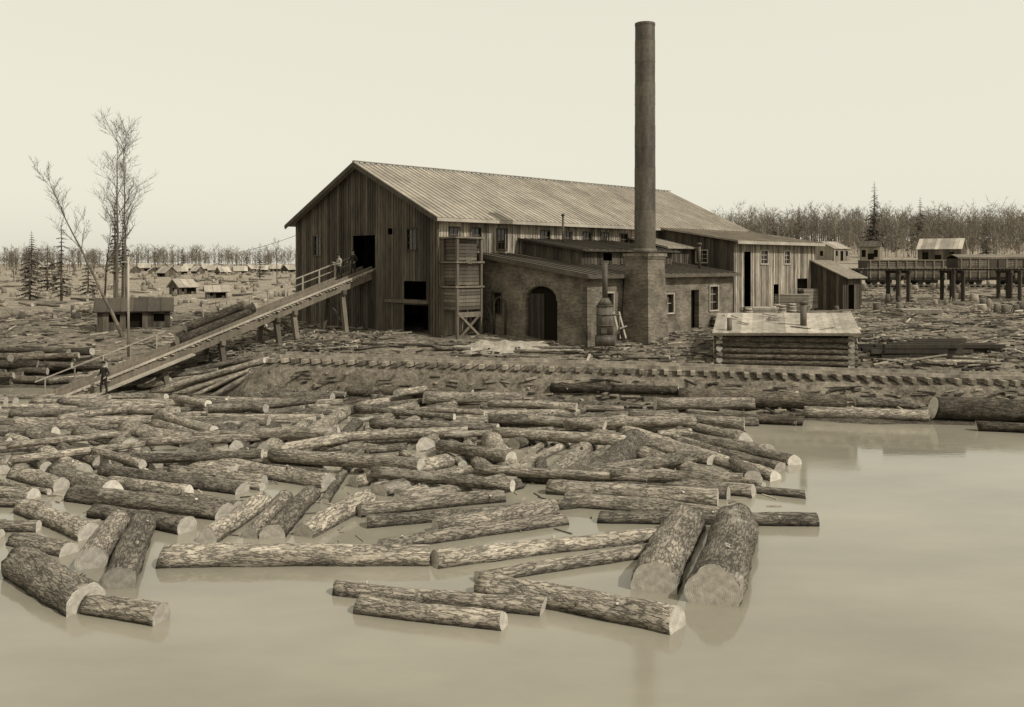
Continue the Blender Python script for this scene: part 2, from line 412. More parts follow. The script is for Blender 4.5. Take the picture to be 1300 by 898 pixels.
# ------------------------------------------------------------------ brick boiler house
bh=empty('brick_boiler_house')
def rt(w): return 7.6-.136*w
mb=MB()
def arch(s): 
    x=(s-5.4)/1.25; return 4.9+.75*math.sqrt(max(0,1-x*x))
board_wall(mb,W(3.4,-.1,0),-d2,-d1,9.0,1.6,rt,[(4.15,6.65,0,arch),(1.2,2.0,3.9,5.2)],bw=.1,th=.35,jit=0,batten=False,uvs=True)
bops=[(10.3,11.2,0,5.3),(12.4,13.4,3.9,5.5),(7.5,8.3,3.9,5.1),(1.5,2.3,4.0,5.3)]
board_wall(mb,W(3.4,-9.1,0),d1,-d2,15.3,1.6,lambda s:rt(9)-.02,bops,bw=.1,th=.35,jit=0,batten=False,uvs=True)
board_wall(mb,W(18.7,-.1,0),-d2,d1,8.95,1.6,rt,[],bw=.3,th=.35,jit=0,batten=False,uvs=True)
for i in range(17):
    a=math.pi*i/16; x=5.4-math.cos(a)*1.4; z=4.9+math.sin(a)*.92
    c=W(3.4,-.1,0)-d2*x-d1*.02+ZV*z; rd=(-d2*(-math.cos(a))+ZV*math.sin(a)).normalized(); tg=(-d2*math.sin(a)+ZV*math.cos(a)).normalized()
    mb.box(c,rd*.13,tg*.11,d1*.02,0,.9,lambda q:(q[0],q[2]))
mb.build('brick_walls',['brick'],bh)
mb=MB()
strip_roof(mb,W(3.0,-9.5,6.36),W(19.1,-9.5,6.36),W(19.1,-.05,7.68),W(3.0,-.05,7.68),22,.12,0)
mb.beam(W(2.97,-9.5,6.25),W(2.97,-.1,7.55),.06,.22,1,.2); mb.beam(W(3,-9.53,6.25),W(19.1,-9.53,6.25),.06,.2,1,.2)
mb.build('roof',['roofdark','timber'],bh)
mb=MB()
board_wall(mb,W(7.2,-.2,0),-d2,-d1,5.2,6.9,lambda w:8.55-.13*w,bw=.3)
board_wall(mb,W(7.2,-5.4,0),d1,-d2,9.6,6.6,lambda w:7.85,[(2,3,7.2,7.7),(6,7,7.2,7.7)],bw=.3)
board_wall(mb,W(16.8,-.2,0),-d2,d1,5.2,6.9,lambda w:8.55-.13*w,bw=.3)
strip_roof(mb,W(6.8,-5.8,7.86),W(17.2,-5.8,7.86),W(17.2,-.1,8.68),W(6.8,-.1,8.68),16,.1,1)
board_wall(mb,W(18.9,-.2,0),-d2,-d1,3.2,6.9,lambda w:8.9-.2*w,bw=.3)
board_wall(mb,W(18.9,-3.4,0),d1,-d2,3.2,6.6,lambda w:8.2,bw=.3)
strip_roof(mb,W(18.6,-3.8,8.2),W(22.4,-3.8,8.2),W(22.4,-.1,9.0),W(18.6,-.1,9.0),6,.1,2)
mb.build('roof_monitor',['gable','roofdark','roof'],bh)
mb=MB()
P=W(3.4,-9.1,0)
window(mb,P,d1,-d2,12.9,1.0,3.9,5.5,0,1,2,2,.15); window(mb,P,d1,-d2,7.9,.8,3.9,5.1,0,1,1,2,.15); window(mb,P,d1,-d2,1.9,.8,4,5.3,0,1,1,2,.15)
mb.box(P+d1*10.75+d2*.5+ZV*4,d1*.6,d2*.05,ZV*1.7,2)  # dark sheet paints the shade inside the brick doorway
mb.box(W(3.4,-.1,0)-d2*5.4+d1*.3+ZV*3.6,d2*1.4,d1*.04,ZV*2.2,2)  # dark sheet behind the arch, shade put in as colour
for k in range(7): mb.box(W(3.4,-.1,0)-d2*(4.3+k*.18)+d1*.2+ZV*3.6,d2*.08,d1*.03,ZV*1.6,3,R())
window(mb,W(3.4,-.1,0),-d2,-d1,1.6,.8,3.9,5.2,0,3,1,2,.15)
mb.build('doors_windows_and_shade',['glass','trim','dark','darktimber'],bh)
mb=MB()
for (s,t,z0,z1,r) in((9.2,-2.0,8.2,10.2,.07),(12.5,-7,6.6,8.0,.09),(17.5,-7.2,6.5,8.3,.1)):
    mb.cyl(W(s,t,z0),W(s,t,z1),r,r,10,0,0); mb.cyl(W(s,t,z1),W(s,t,z1+.15),r*1.9,r*1.2,10,0,0)
mb.build('vent_pipes',['iron'],bh)

# smokestack
st=empty('smokestack')
cc=W(3.4+4.0,-9.1-1.05,0)
mb=MB()
def frust(c,h0,h1,z0,z1,mat=0):
    p=[c+d1*a*h0+d2*b_*h0+ZV*z0 for a,b_ in((-1,-1),(1,-1),(1,1),(-1,1))]+[c+d1*a*h1+d2*b_*h1+ZV*z1 for a,b_ in((-1,-1),(1,-1),(1,1),(-1,1))]
    mb.hexa(p,mat,.6,lambda q:((Vector(q)-c).dot(d1)+(Vector(q)-c).dot(d2),q[2]))
frust(cc,1.02,.98,1.6,3.2); frust(cc,.975,.80,3.2,7.3); frust(cc,.86,.86,7.3,7.42); frust(cc,.92,.92,7.42,7.6)
frust(cc-d2*.25,.75,.75,1.6,2.9)
mb.build('brick_base',['brick'],st)
mb=MB()
z=7.6; ZT=21.15; i=0
while z<ZT:
    r=.62-.003*(z-7.6); r+=.008*(i%2); z1=min(z+1.25,ZT)
    mb.cyl(cc+ZV*z,cc+ZV*(z1+.02),r,r,36,0,0,R(),segs=1,caps=False)
    for k in range(30):
        a=k/30*6.283; mb.box(cc+Vector((math.cos(a)*r,math.sin(a)*r,z+.06)),(.011,0,0),(0,.011,0),(0,0,.011),0)
    z+=1.25; i+=1
mb.cyl(cc+ZV*(ZT-.1),cc+ZV*(ZT+.04),.6,.6,36,0,0,.4,caps=False); mb.cyl(cc+ZV*(ZT+.04),cc+ZV*(ZT-1.5),.54,.54,36,1,1,.4,caps=False)
for k in range(36):
    a=k/36*6.2832;b_=(k+1)/36*6.2832; q=[cc+Vector((math.cos(t)*r_,math.sin(t)*r_,ZT+.04)) for t,r_ in((a,.54),(b_,.54),(b_,.6),(a,.6))]
    n0=len(mb.v); mb.v+=[tuple(x) for x in q]; mb.face([n0,n0+1,n0+2,n0+3],0,.4)
mb.cyl(cc+ZV*7.6,cc+ZV*7.9,.74,.68,32,0,0)
mb.build('iron_stack',['iron','dark'],st)
vb=empty('vertical_boiler'); c=g(768,432,2.75)
mb=MB()
mb.cyl(c+ZV*-.3,c+ZV*.25,.56,.56,24,0); mb.cyl(c+ZV*.2,c+ZV*1.9,.47,.47,24,0); mb.cyl(c+ZV*1.9,c+ZV*2.35,.47,.2,24,0); mb.cyl(c+ZV*2.3,c+ZV*4.3,.15,.15,14,0)
for z in(.25,.8,1.4,1.88): mb.cyl(c+ZV*z,c+ZV*(z+.06),.5,.5,24,0)
mb.box(c+Vector((-.1,-.47,.55)),(.16,0,0),(0,.04,0),(0,0,.14),0)
mb.cyl(c+Vector((.45,0,1.4)),c+Vector((.8,.1,1.4)),.05,.05,8,0); mb.cyl(c+Vector((.8,.1,1.4)),c+Vector((.8,.1,0)),.05,.05,8,0)
mb.build('boiler_shell',['iron'],vb)
mb=MB()
c2=g(787,430,2.75)
for (q0,q1) in (((0,0,0),(-.3,.5,1.5)),((.35,.1,0),(.0,.5,1.5)),((-.2,0,.5),(.4,.2,.7))): mb.beam(c2+Vector(q0),c2+Vector(q1),.12,.05,0,.5)
mb.build('leaning_planks',['plank'])
fw=empty('flywheel_and_pipes'); c=g(612,420,2.8)
mb=MB()
def ring(c,ax,ay,r,t,n=28,mat=0,a0=0,a1=6.2832):
    for i in range(n):
        p=a0+(a1-a0)*i/n;q=a0+(a1-a0)*(i+1)/n
        mb.cyl(c+ax*math.cos(p)*r+ay*math.sin(p)*r,c+ax*math.cos(q)*r+ay*math.sin(q)*r,t,t,6,mat,caps=False)
ring(c+ZV*.8,d2,ZV,.85,.05)
for i in range(6):
    a=i*math.pi/3; mb.cyl(c+ZV*.8,c+ZV*.8+d2*math.cos(a)*.83+ZV*math.sin(a)*.83,.03,.03,6,0)
mb.cyl(c+ZV*.8-d1*.2,c+ZV*.8+d1*.6,.1,.1,10,0)
c3=c+Vector((1.1,-.4,0)); ring(c3+ZV*1.6,d2,ZV,.5,.07,14,0,0,math.pi)
mb.cyl(c3+ZV*-.3-d2*.5,c3+ZV*1.6-d2*.5,.07,.07,8,0); mb.cyl(c3+ZV*-.3+d2*.5,c3+ZV*1.6+d2*.5,.07,.07,8,0)
mb.cyl(c+Vector((1.8,.3,-.3)),c+Vector((1.2,.3,2.9)),.05,.05,8,0)
for k in range(5): mb.cyl(c+Vector((-2+.5*k,.2,-.3)),c+Vector((-1.8+.6*k,.5,U(.8,2.2))),.06,.05,8,0)
mb.build('iron_parts',['iron'],fw)

mb=MB(); c=g(640,436,2.5); n=36
for i in range(13):
    r=i/12
    for j in range(n):
        a=j/n*6.283; q=1+.45*noise.noise(Vector((math.cos(a)*1.5,math.sin(a)*1.5,7))); x=c.x+math.cos(a)*r*3.0*q; y=c.y+.6+math.sin(a)*r*1.4*q
        hh=.42*(1-r)*(1+.7*noise.noise(Vector((x*1.4,y*1.4,1))))-.06*(r>.9)
        mb.v.append((x,y,H(x,y)+hh+.02))
for i in range(12):
    for j in range(n): mb.face([i*n+j,(i+1)*n+j,(i+1)*n+(j+1)%n,i*n+(j+1)%n],0,.5,None,True)
mb.build('sawdust_heap',['sawdust'])

# ------------------------------------------------------------------ log slide ramp
ramp=empty('log_slide_ramp')
T=W(.3,7.75,6.62)
def RP(k,off=0,dz=0): 
    return Vector((T.x,T.y,0))-d1*k+d2*off+ZV*(6.62-k*6.25/19+dz)
mb=MB(); KE=21.5
for off in(-.85,.85): mb.beam(RP(0,off,-.35),RP(KE,off,-.35),.2,.42,0,.8 if off<0 else .4)
for off in(-.3,.3): mb.beam(RP(0,off,-.3),RP(KE,off,-.3),.15,.28,1,.5)
k=.1
while k<KE:
    e=U(-.12,.12); mb.beam(RP(k,-1.0+e,-.1),RP(k,1.0+e,-.1),.2,.05,2); k+=.235
for off,hh in((-.55,.25),(.55,.25)): mb.beam(RP(0,off,.08),RP(KE,off,.08),.12,hh,0,.8)
mb.beam(RP(0,-1.0,.04),RP(KE,-1.0,.04),.1,.10,2,.75); mb.beam(RP(0,1.0,.04),RP(KE,1.0,.04),.1,.10,2,.6)
mb.build('slide_deck',['timber','darktimber','plank'],ramp)
mb=MB()
for k in(2.6,6.2,7.4,11.0,14.4):
    for off,sp in((-.8,-.55),(.8,.55)):
        top=RP(k,off,-.5); ft=RP(k,off+sp,0); ft.z=H(ft.x,ft.y)-.3
        mb.beam(ft,top,.28,.28,0)
    p=RP(k,-1.2,-.62);q=RP(k,1.2,-.62); mb.beam(p,q,.25,.26,0)
    zt=RP(k).z
    if zt>3.6:
        a=RP(k,-1.1,0);b_=RP(k,1.1,0); a.z=H(a.x,a.y)+.5;b_.z=zt-1.1; mb.beam(a,b_,.06,.18,0)
mb.build('trestle_bents',['timber'],ramp)
mb=MB()
for i in range(8):
    k=.6+i*1.25; mb.beam(RP(k,1.05,0),RP(k,1.05,1.0),.07,.09,0)
mb.beam(RP(.2,1.05,1.0),RP(10,1.05,1.0),.05,.07,0,.4); mb.beam(RP(.2,1.05,.55),RP(10,1.05,.55),.04,.05,0,.3)
for i in range(5):
    k=14+i*1.5; mb.beam(RP(k,1.05,0),RP(k,1.05,.9),.06,.07,0)
mb.beam(RP(13.5,1.05,.9),RP(20.5,1.05,.9),.05,.06,0,.4)
mb.beam(RP(13,-1.5,-.45),RP(21.5,-1.9,-.3),.5,.08,0,.5)
mb.build('handrail',['plank'],ramp)
mb=MB()
for (k0,k1,off,dz,r) in((8.3,13.2,.22,.42,.30),(8.9,13.4,-.3,.38,.25),(9.2,12.8,0,.85,.24)):
    mb.cyl(RP(k0,off,dz),RP(k1,off,dz),r,r*1.1,14,0,1,.3,segs=8,rough=.1)
mb.build('logs_on_slide',['barkdark','cut'],ramp)

# ------------------------------------------------------------------ floating logs
placed=[]
def segd(a,b,c,d):
    best=9e9
    for P,(q0,q1) in((a,(c,d)),(b,(c,d)),(c,(a,b)),(d,(a,b))):
        v=(q1[0]-q0[0],q1[1]-q0[1]); l=v[0]**2+v[1]**2
        t=max(0,min(1,((P[0]-q0[0])*v[0]+(P[1]-q0[1])*v[1])/l)); dx=q0[0]+v[0]*t-P[0];dy=q0[1]+v[1]*t-P[1]
        best=min(best,dx*dx+dy*dy)
    def o(p,q,r): return (q[0]-p[0])*(r[1]-p[1])-(q[1]-p[1])*(r[0]-p[0])
    if o(a,b,c)*o(a,b,d)<0 and o(c,d,a)*o(c,d,b)<0: return 0
    return math.sqrt(best)
def addlog(mb,a,b,r,z=None,rnd=None,n=18,segs=12):
    z0=r*U(.1,.38) if z is None else z; z1=z0+(U(-.05,.05) if z is None else U(-.1,.1))
    tp=U(.80,.97)
    if R()<.5: tp=1/tp; r=r*.93
    mb.cyl((a[0],a[1],z0),(b[0],b[1],z1),r,r*tp,n,0,1,rnd,segs=segs,rough=.16,bend=.014*math.hypot(a[0]-b[0],a[1]-b[1]))
    d=(Vector((b[0],b[1],z1))-Vector((a[0],a[1],z0))); Ln=d.length; d/=Ln
    if R()<.5:
        for k in range(int(U(1,4))):
            t=U(.1,.9); p=Vector((a[0],a[1],z0)).lerp(Vector((b[0],b[1],z1)),t); q=Vector((-d.y*U(-1,1),d.x*U(-1,1),U(.4,1))).normalized()
            mb.cyl(p+q*r*.8,p+q*(r+U(.02,.08)),r*.17,r*.12,8,0,1)
EX=[((872,672),(830,752),56),((935,675),(905,768),62),((612,752),(860,800),36),((425,752),(690,778),26),((455,775),(640,797),28),
((205,716),(545,714),38),((550,718),(832,684),30),((605,738),(828,704),22),((480,698),(716,664),22),((465,668),(742,642),22),((455,655),(640,636),20),
((715,640),(925,658),28),((760,662),(1036,666),22),((660,610),(925,632),20),((150,668),(116,722),34),((182,672),(152,748),38),((30,728),(108,775),54),((112,775),(205,790),30),
((92,634),(285,658),28),((30,650),(112,684),28),((118,655),(238,676),24),((262,690),(333,642),28),((318,684),(362,636),20),((346,684),(394,632),30),((385,682),(465,640),30),
((412,640),(466,566),12),((594,572),(622,610),24),((624,564),(653,608),30),((762,606),(806,564),34),((705,606),(748,568),26),((728,604),(775,575),20),
((815,580),(928,614),24),((790,550),(985,610),22),((862,568),(990,600),20),((872,528),(1012,540),14),((900,520),(1058,526),16),((160,548),(238,566),26),((236,584),(292,548),26),
((130,602),(308,626),22),((165,580),(300,604),20),((250,592),(418,618),26),((78,574),(130,592),20),((58,578),(106,602),22),((20,605),(78,622),24),
((318,580),(530,592),18),((300,572),(352,546),18),((375,565),(432,532),20),((472,624),(596,600),17),((480,562),(545,530),16),((540,572),(580,545),22),
((20,690),(88,704),24),((280,570),(322,546),18),((335,575),(385,545),18),((755,555),(905,590),20),((685,535),(860,528),14),((40,585),(60,600),16)]
for i,(p,q,w) in enumerate(EX):
    a=g(*p);b=g(*q); r=(w/2)/((((p[1]+q[1])/2)-HZ)/CAMH)*1.02
    mb=MB(); addlog(mb,a,b,r,n=28,segs=24,rnd=(.61+.093*i if i in(0,1) else None)); mb.build('floating_log',['bark','cut'])
    placed.append(((a.x,a.y),(b.x,b.y),r))
def rb(y): return lerp_tab([(22.5,3.2),(24,5),(25.8,7.2),(30.6,8.2),(36,9),(40,9.5),(44,12)],y)
mb=MB(); cnt=0
for it in range(24000):
    y=U(23.5,47.5) if it<14000 else U(28,47.5); x=U(-.72*y,rb(y))
    if y>lerp_tab(SH,x)+1.0: continue
    if x<-.36*y and 41<y and R()<.8: continue
    if y<27 and x<-1 and R()<.6: continue
    ln=U(3.6,6.2) if it<6000 else (U(2.0,4.8) if it<14000 else U(1.2,3.4)); r=U(.17,.38) if it<14000 else U(.1,.24)
    if y>40: an=U(-.2,.2)+(.9*(R()<.12)); r=U(.17,.3) if it<14000 else U(.1,.2)
    else: an=1.3*noise.noise(Vector((x*.13,y*.13,2)))*1.6+U(-.45,.45)+(math.pi/2*(R()<.28))
    dx=math.cos(an)*ln/2;dy=math.sin(an)*ln/2; a=(x-dx,y-dy);b=(x+dx,y+dy)
    if max(a[0],b[0])>rb(y)+1.2 or max(a[1],b[1])>48.6: continue
    ok=True
    for (c,d,r2) in placed:
        if abs(c[0]-x)>9 or abs(c[1]-y)>7: continue
        if segd(a,b,c,d)<(r+r2)*.92: ok=False;break
    if not ok: continue
    placed.append((a,b,r)); cnt+=1
    zz=None
    hz=max(H(*a),H(*b))
    if hz>0: zz=hz+r*.7
    if hz>.9: continue
    addlog(mb,a,b,r,zz,n=16,segs=10)
for i in range(34):
    y=U(27,44);x=U(-.5*y,rb(y)-2);an=U(-.8,.8);ln=U(3,5.5);r=U(.13,.24);dx=math.cos(an)*ln/2;dy=math.sin(an)*ln/2
    addlog(mb,(x-dx,y-dy),(x+dx,y+dy),r,.36+r*.3,n=16,segs=8)
mb.build('log_raft',['bark','cut'])
mb=MB()
for i in range(1500):
    y=U(23,46)
    x=U(-.6*y,rb(y)+.6)
    if H(x,y)>-.03: continue
    if y<27 and R()<.7: continue
    a=U(0,3.14); l=U(.05,.35)*(2.5 if R()<.06 else 1); w=U(.02,.07); p=Vector((math.cos(a),math.sin(a),0))
    mb.beam(Vector((x,y,.012))-p*l,Vector((x,y,.012))+p*l,w,.03,0,R()**1.3)
mb.build('floating_bark',['debris'])
for (p,q,w) in [((862,502),(1072,510),22),((1184,516),(1330,521),30),((700,492),(862,497),12),((875,528),(1020,534),13),((1020,522),(1180,527),15),((1085,510),(1160,513),12),((440,496),(600,500),12),((1240,540),(1330,544),14)]:
    a=hit(p[0],p[1]+w/2);b=hit(q[0],q[1]+w/2); r=(w/2)*a.y/F
    mb=MB(); mb.cyl((a.x,a.y,a.z+r*.8),(b.x,b.y,b.z+r*.8),r,r*.92,20,0,1,segs=14,rough=.12,bend=.05); mb.build('stranded_log',['barkdark' if R()<.5 else 'bark','cut'])
mb=MB()
for k in range(26):
    ly=k%7; x=U(-33,-26.5); y=52.3+ly*.55+U(-.2,.2); r=U(.18,.3); an=U(-.25,.25)+(1.4 if R()<.2 else 0); ln=U(3,6)
    z=max(H(x,y),0)+r+.45*(k//8)*.6
    dx=math.cos(an)*ln/2;dy=math.sin(an)*ln/2
    mb.cyl((x-dx,y-dy,z),(x+dx,y+dy,z+U(-.15,.15)),r,r*.9,14,0,1,U(0,.35),segs=6,rough=.1)
mb.build('log_pile',['barkdark','cut'])
mb=MB()
for k in range(26):
    x=U(-24,-13); y=lerp_tab(SH,x)+U(.3,3.2); r=U(.1,.24); an=U(-.15,.35); ln=U(3,7); dx=math.cos(an)*ln/2;dy=math.sin(an)*ln/2
    mb.cyl((x-dx,y-dy,H(x-dx,y-dy)+r+.05),(x+dx,y+dy,H(x+dx,y+dy)+r+.1),r,r*.8,12,0,1,segs=6,rough=.1)
for k in range(60):
    front=R()<.4
    kk=U(0,TL-4); off=U(-3.4,-2.4) if front else U(2.2,5.5); p=TA+td*kk+tn*off; an=U(-.3,.0); ln=U(2,4.5); r=U(.04,.09) if front else U(.05,.13); dx=math.cos(an)*ln/2;dy=math.sin(an)*ln/2
    if (p-Vector((14,50,0))).length<5.5 and off>0: continue
    mb.cyl((p.x-dx,p.y-dy,H(p.x-dx,p.y-dy)+r),(p.x+dx,p.y+dy,H(p.x+dx,p.y+dy)+r+.05),r,r*.7,10,0,1,segs=4,rough=.1)
mb.build('bank_logs',['bark','cut'])
mb=MB()
for k in range(24):
    x=U(19.5,23.5); y=47.2+(k%5)*.4; z=H(x,y)+.15+.26*(k//10); mb.beam((x-U(1.2,2.6),y+U(-.1,.1),z),(x+U(1.2,2.6),y+U(-.1,.1),z),.24,.2,0)
mb.build('timber_stack',['darktimber'])

# ------------------------------------------------------------------ railroad track
trk=empty('railroad_track')
mb=MB(); k=0
while k<TL:
    p=TA+td*k+ZV*(tz(k)-.12); mb.beam(p-tn*(1.25+U(0,.3)),p+tn*(1.15+U(0,.2)),.22,.2,0); k+=U(.56,.7)
mb.build('sleepers',['sleeper'],trk)
mb=MB()
for off in(-.72,.72):
    mb.beam(TA+tn*off+ZV*(tz(0)+.07),TB+tn*off+ZV*(tz(TL)+.07),.08,.16,0,.5); mb.beam(TA+tn*off+ZV*(tz(0)-.0),TB+tn*off+ZV*(tz(TL)-.0),.15,.03,0,.5)
mb.build('rails',['rail'],trk)

# ------------------------------------------------------------------ half sunken log cabin
cab=empty('log_cabin')
u=Vector((.985,-.17,0)).normalized(); v=Vector((.27,.963,0)).normalized(); A=Vector((10.9,48.0,0)); LW=6.6; DP=4.6
mb=MB()
for i in range(6):
    z=1.55+i*.3
    for (p,q) in((A-u*.3,A+u*(LW+.3)),(A+v*DP-u*.3,A+v*DP+u*(LW+.3)),(A-v*.15,A+v*(DP+.3)),(A+u*LW-v*.15,A+u*LW+v*(DP+.3))):
        dz=.12 if abs((q-p).normalized().dot(u))<.7 else 0
        mb.cyl(p+ZV*(z+dz),q+ZV*(z+dz),.17,.15,12,0,1,segs=5,rough=.08,rnd=R()*.3)
for k in range(3):
    z=3.4+k*.27; mb.cyl(A+v*(1.6+k*1.2)+ZV*(z),A+v*(DP+.2)+ZV*z,.14,.14,10,0,1); mb.cyl(A+u*LW+v*(1.6+k*1.2)+ZV*(z),A+u*LW+v*(DP+.2)+ZV*z,.14,.14,10,0,1)
mb.build('log_walls',['barkdark','cut'],cab)
mb=MB()
strip_roof(mb,A-u*.35-v*.3+ZV*3.38,A+u*(LW+.45)-v*.3+ZV*3.46,A+u*(LW+.45)+v*(DP+.4)+ZV*4.22,A-u*.35+v*(DP+.4)+ZV*4.14,26,.07,0,.02,0)
mb.beam(A-u*.35-v*.33+ZV*3.31,A+u*(LW+.45)-v*.33+ZV*3.39,.06,.12,1,.7)
for k in range(7): 
    s=U(.5,LW-.5); t=U(.2,DP-1); mb.beam(A+u*s+v*t+ZV*(3.42+.17*t+.06),A+u*(s+U(-1.2,1.2))+v*(t+.5)+ZV*(3.42+.17*(t+.5)+.08),.12,.03,1)
mb.build('plank_roof',['cabinroof','timber'],cab)
mb=MB()
p=A+u*.5+v*.3; mb.cyl(p+ZV*3.2,p+ZV*4.15,.13,.13,14,0)
p=A+u*4.3+v*1.6; mb.cyl(p+ZV*3.2,p+ZV*4.85,.17,.17,14,0); mb.cyl(p+ZV*4.85,p+ZV*5.0,.21,.21,14,0)
mb.build('stove_pipes',['iron'],cab)

# ------------------------------------------------------------------ left shed, houses
def house(name,c,w,d,h,rh,ang,wall,roof,bw=.35):
    e=empty(name); ux=Vector((math.cos(ang),math.sin(ang),0)); uy=Vector((-ux.y,ux.x,0)); c=Vector(c); z0=c.z; P=Vector((c.x,c.y,0))-ux*w/2-uy*d/2
    mb=MB(); ops=[(w*.42,w*.42+min(.95,w*.25),0,z0+min(2.05,h-.2)),(w*.12,w*.12+min(.8,w*.2),z0+h*.4,z0+h*.8),(w*.74,w*.74+min(.8,w*.2),z0+h*.4,z0+h*.8)]
    tg=lambda s:z0+h+rh*(1-abs(s-d/2)/(d/2))
    board_wall(mb,P,ux,-uy,w,z0-1,lambda s:z0+h,ops,bw=bw,batten=False); board_wall(mb,P+uy*d,ux,uy,w,z0-1,lambda s:z0+h,bw=bw,batten=False)
    board_wall(mb,P,uy,-ux,d,z0-1,tg,[(d*.42,d*.42+.6,z0+h*.4,z0+h*.8)],bw=bw,batten=False); board_wall(mb,P+ux*w,uy,ux,d,z0-1,tg,[],bw=bw,batten=False)
    mb.build('walls',[wall],e)
    mb=MB(); k=.25; n=max(3,int(w/.7))
    strip_roof(mb,P-ux*k-uy*k+ZV*(z0+h-rh*k*2/d+.05),P+ux*(w+k)-uy*k+ZV*(z0+h-rh*k*2/d+.05),P+ux*(w+k)+uy*d/2+ZV*(z0+h+rh+.05),P-ux*k+uy*d/2+ZV*(z0+h+rh+.05),n,.08,0)
    strip_roof(mb,P-ux*k+uy*(d+k)+ZV*(z0+h-rh*k*2/d+.05),P+ux*(w+k)+uy*(d+k)+ZV*(z0+h-rh*k*2/d+.05),P+ux*(w+k)+uy*(d/2+.02)+ZV*(z0+h+rh+.05),P-ux*k+uy*(d/2+.02)+ZV*(z0+h+rh+.05),n,.08,0)
    mb.build('roof',[roof],e)
    mb=MB()
    mb.box(P+ux*w/2+uy*.3+ZV*(z0+h*.5),ux*(w/2-.2),uy*.03,ZV*h*.5,0); mb.box(P+ux*.3+uy*d/2+ZV*(z0+h*.5),uy*(d/2-.2),ux*.03,ZV*h*.5,0)  # near-black sheets behind the walls, painted indoor shade
    mb.build('shade_sheets',['dark'],e)
    return e
x,y=-26.4,64; house('plank_shed',(x,y,H(x,y)-.1),4.6,3.2,1.35,.75,.35,'gable','roofdark')
def at(px,Y): 
    X=(px-650)/F*Y; return (X,Y,H(X,Y)-.1)
house('small_house',at(232,112),2.3,2.2,1.1,.8,.9,'gable','roof'); house('small_house',at(275,104),2.3,2.2,.9,.6,.4,'gable','roof')
for px,Y in((172,235),(184,245),(196,230),(208,252),(219,240),(230,228),(240,250),(251,236),(262,255),(272,243),(283,230),(294,250),(305,240),(318,255),(334,245),(350,252),(366,240),(212,180),(60,250)):
    house('cabin_cottage',at(px,Y),U(2.3,3.2),U(2.2,2.8),1.0,1.1,U(-1.2,1.2),'farwall' if R()<.6 else 'gable','farroof',bw=.8)
house('farm_house',at(1196,165),7,6,3.2,1.8,-.6,'gable','farroof'); house('farm_house',at(1052,190),6,6,2.6,1.4,.7,'farwall','farroof'); house('farm_house',at(1106,175),3.6,4,3.4,1.0,-.5,'farwall','roofdark')

# ------------------------------------------------------------------ elevated lumber tramway
tr=empty('lumber_trestle')
mb=MB()
ta=Vector((25.5,80,0)); tb=Vector((62,88,0)); dd=(tb-ta).normalized(); nn=Vector((-dd.y,dd.x,0)); LT=(tb-ta).length
TZ=-.3
for off in(-.7,.7): mb.beam(ta+nn*off+ZV*(6.76+TZ),tb+nn*off+ZV*(6.76+TZ),.2,.16,0,.4)
k=0
while k<LT: mb.beam(ta+dd*k-nn*.95+ZV*(6.87+TZ),ta+dd*k+nn*.95+ZV*(6.87+TZ),.3,.05,1); k+=.4
for px in(1072,1134,1203,1275,):
    r_=(px-650)/F; k=(r_*ta.y-ta.x)/(dd.x-r_*dd.y)
    for kk in(k,k+1.0):
        for off in(-.75,.75):
            p=ta+dd*kk+nn*off; mb.beam(Vector((p.x,p.y,H(p.x,p.y)-.3)),p+ZV*(6.66+TZ),.28,.28,0)
    p=ta+dd*k; mb.beam(p-nn*1+ZV*(6.56+TZ),p+nn*1+ZV*(6.56+TZ),.25,.22,0); mb.beam(p+dd-nn*1+ZV*(6.56+TZ),p+dd+nn*1+ZV*(6.56+TZ),.25,.22,0)
    mb.beam(Vector((p.x,p.y,4.6)),p+dd+ZV*5.9,.08,.2,0)
mb.build('trestle_timbers',['darktimber','timber'],tr)
CY=98; CZ=4.72
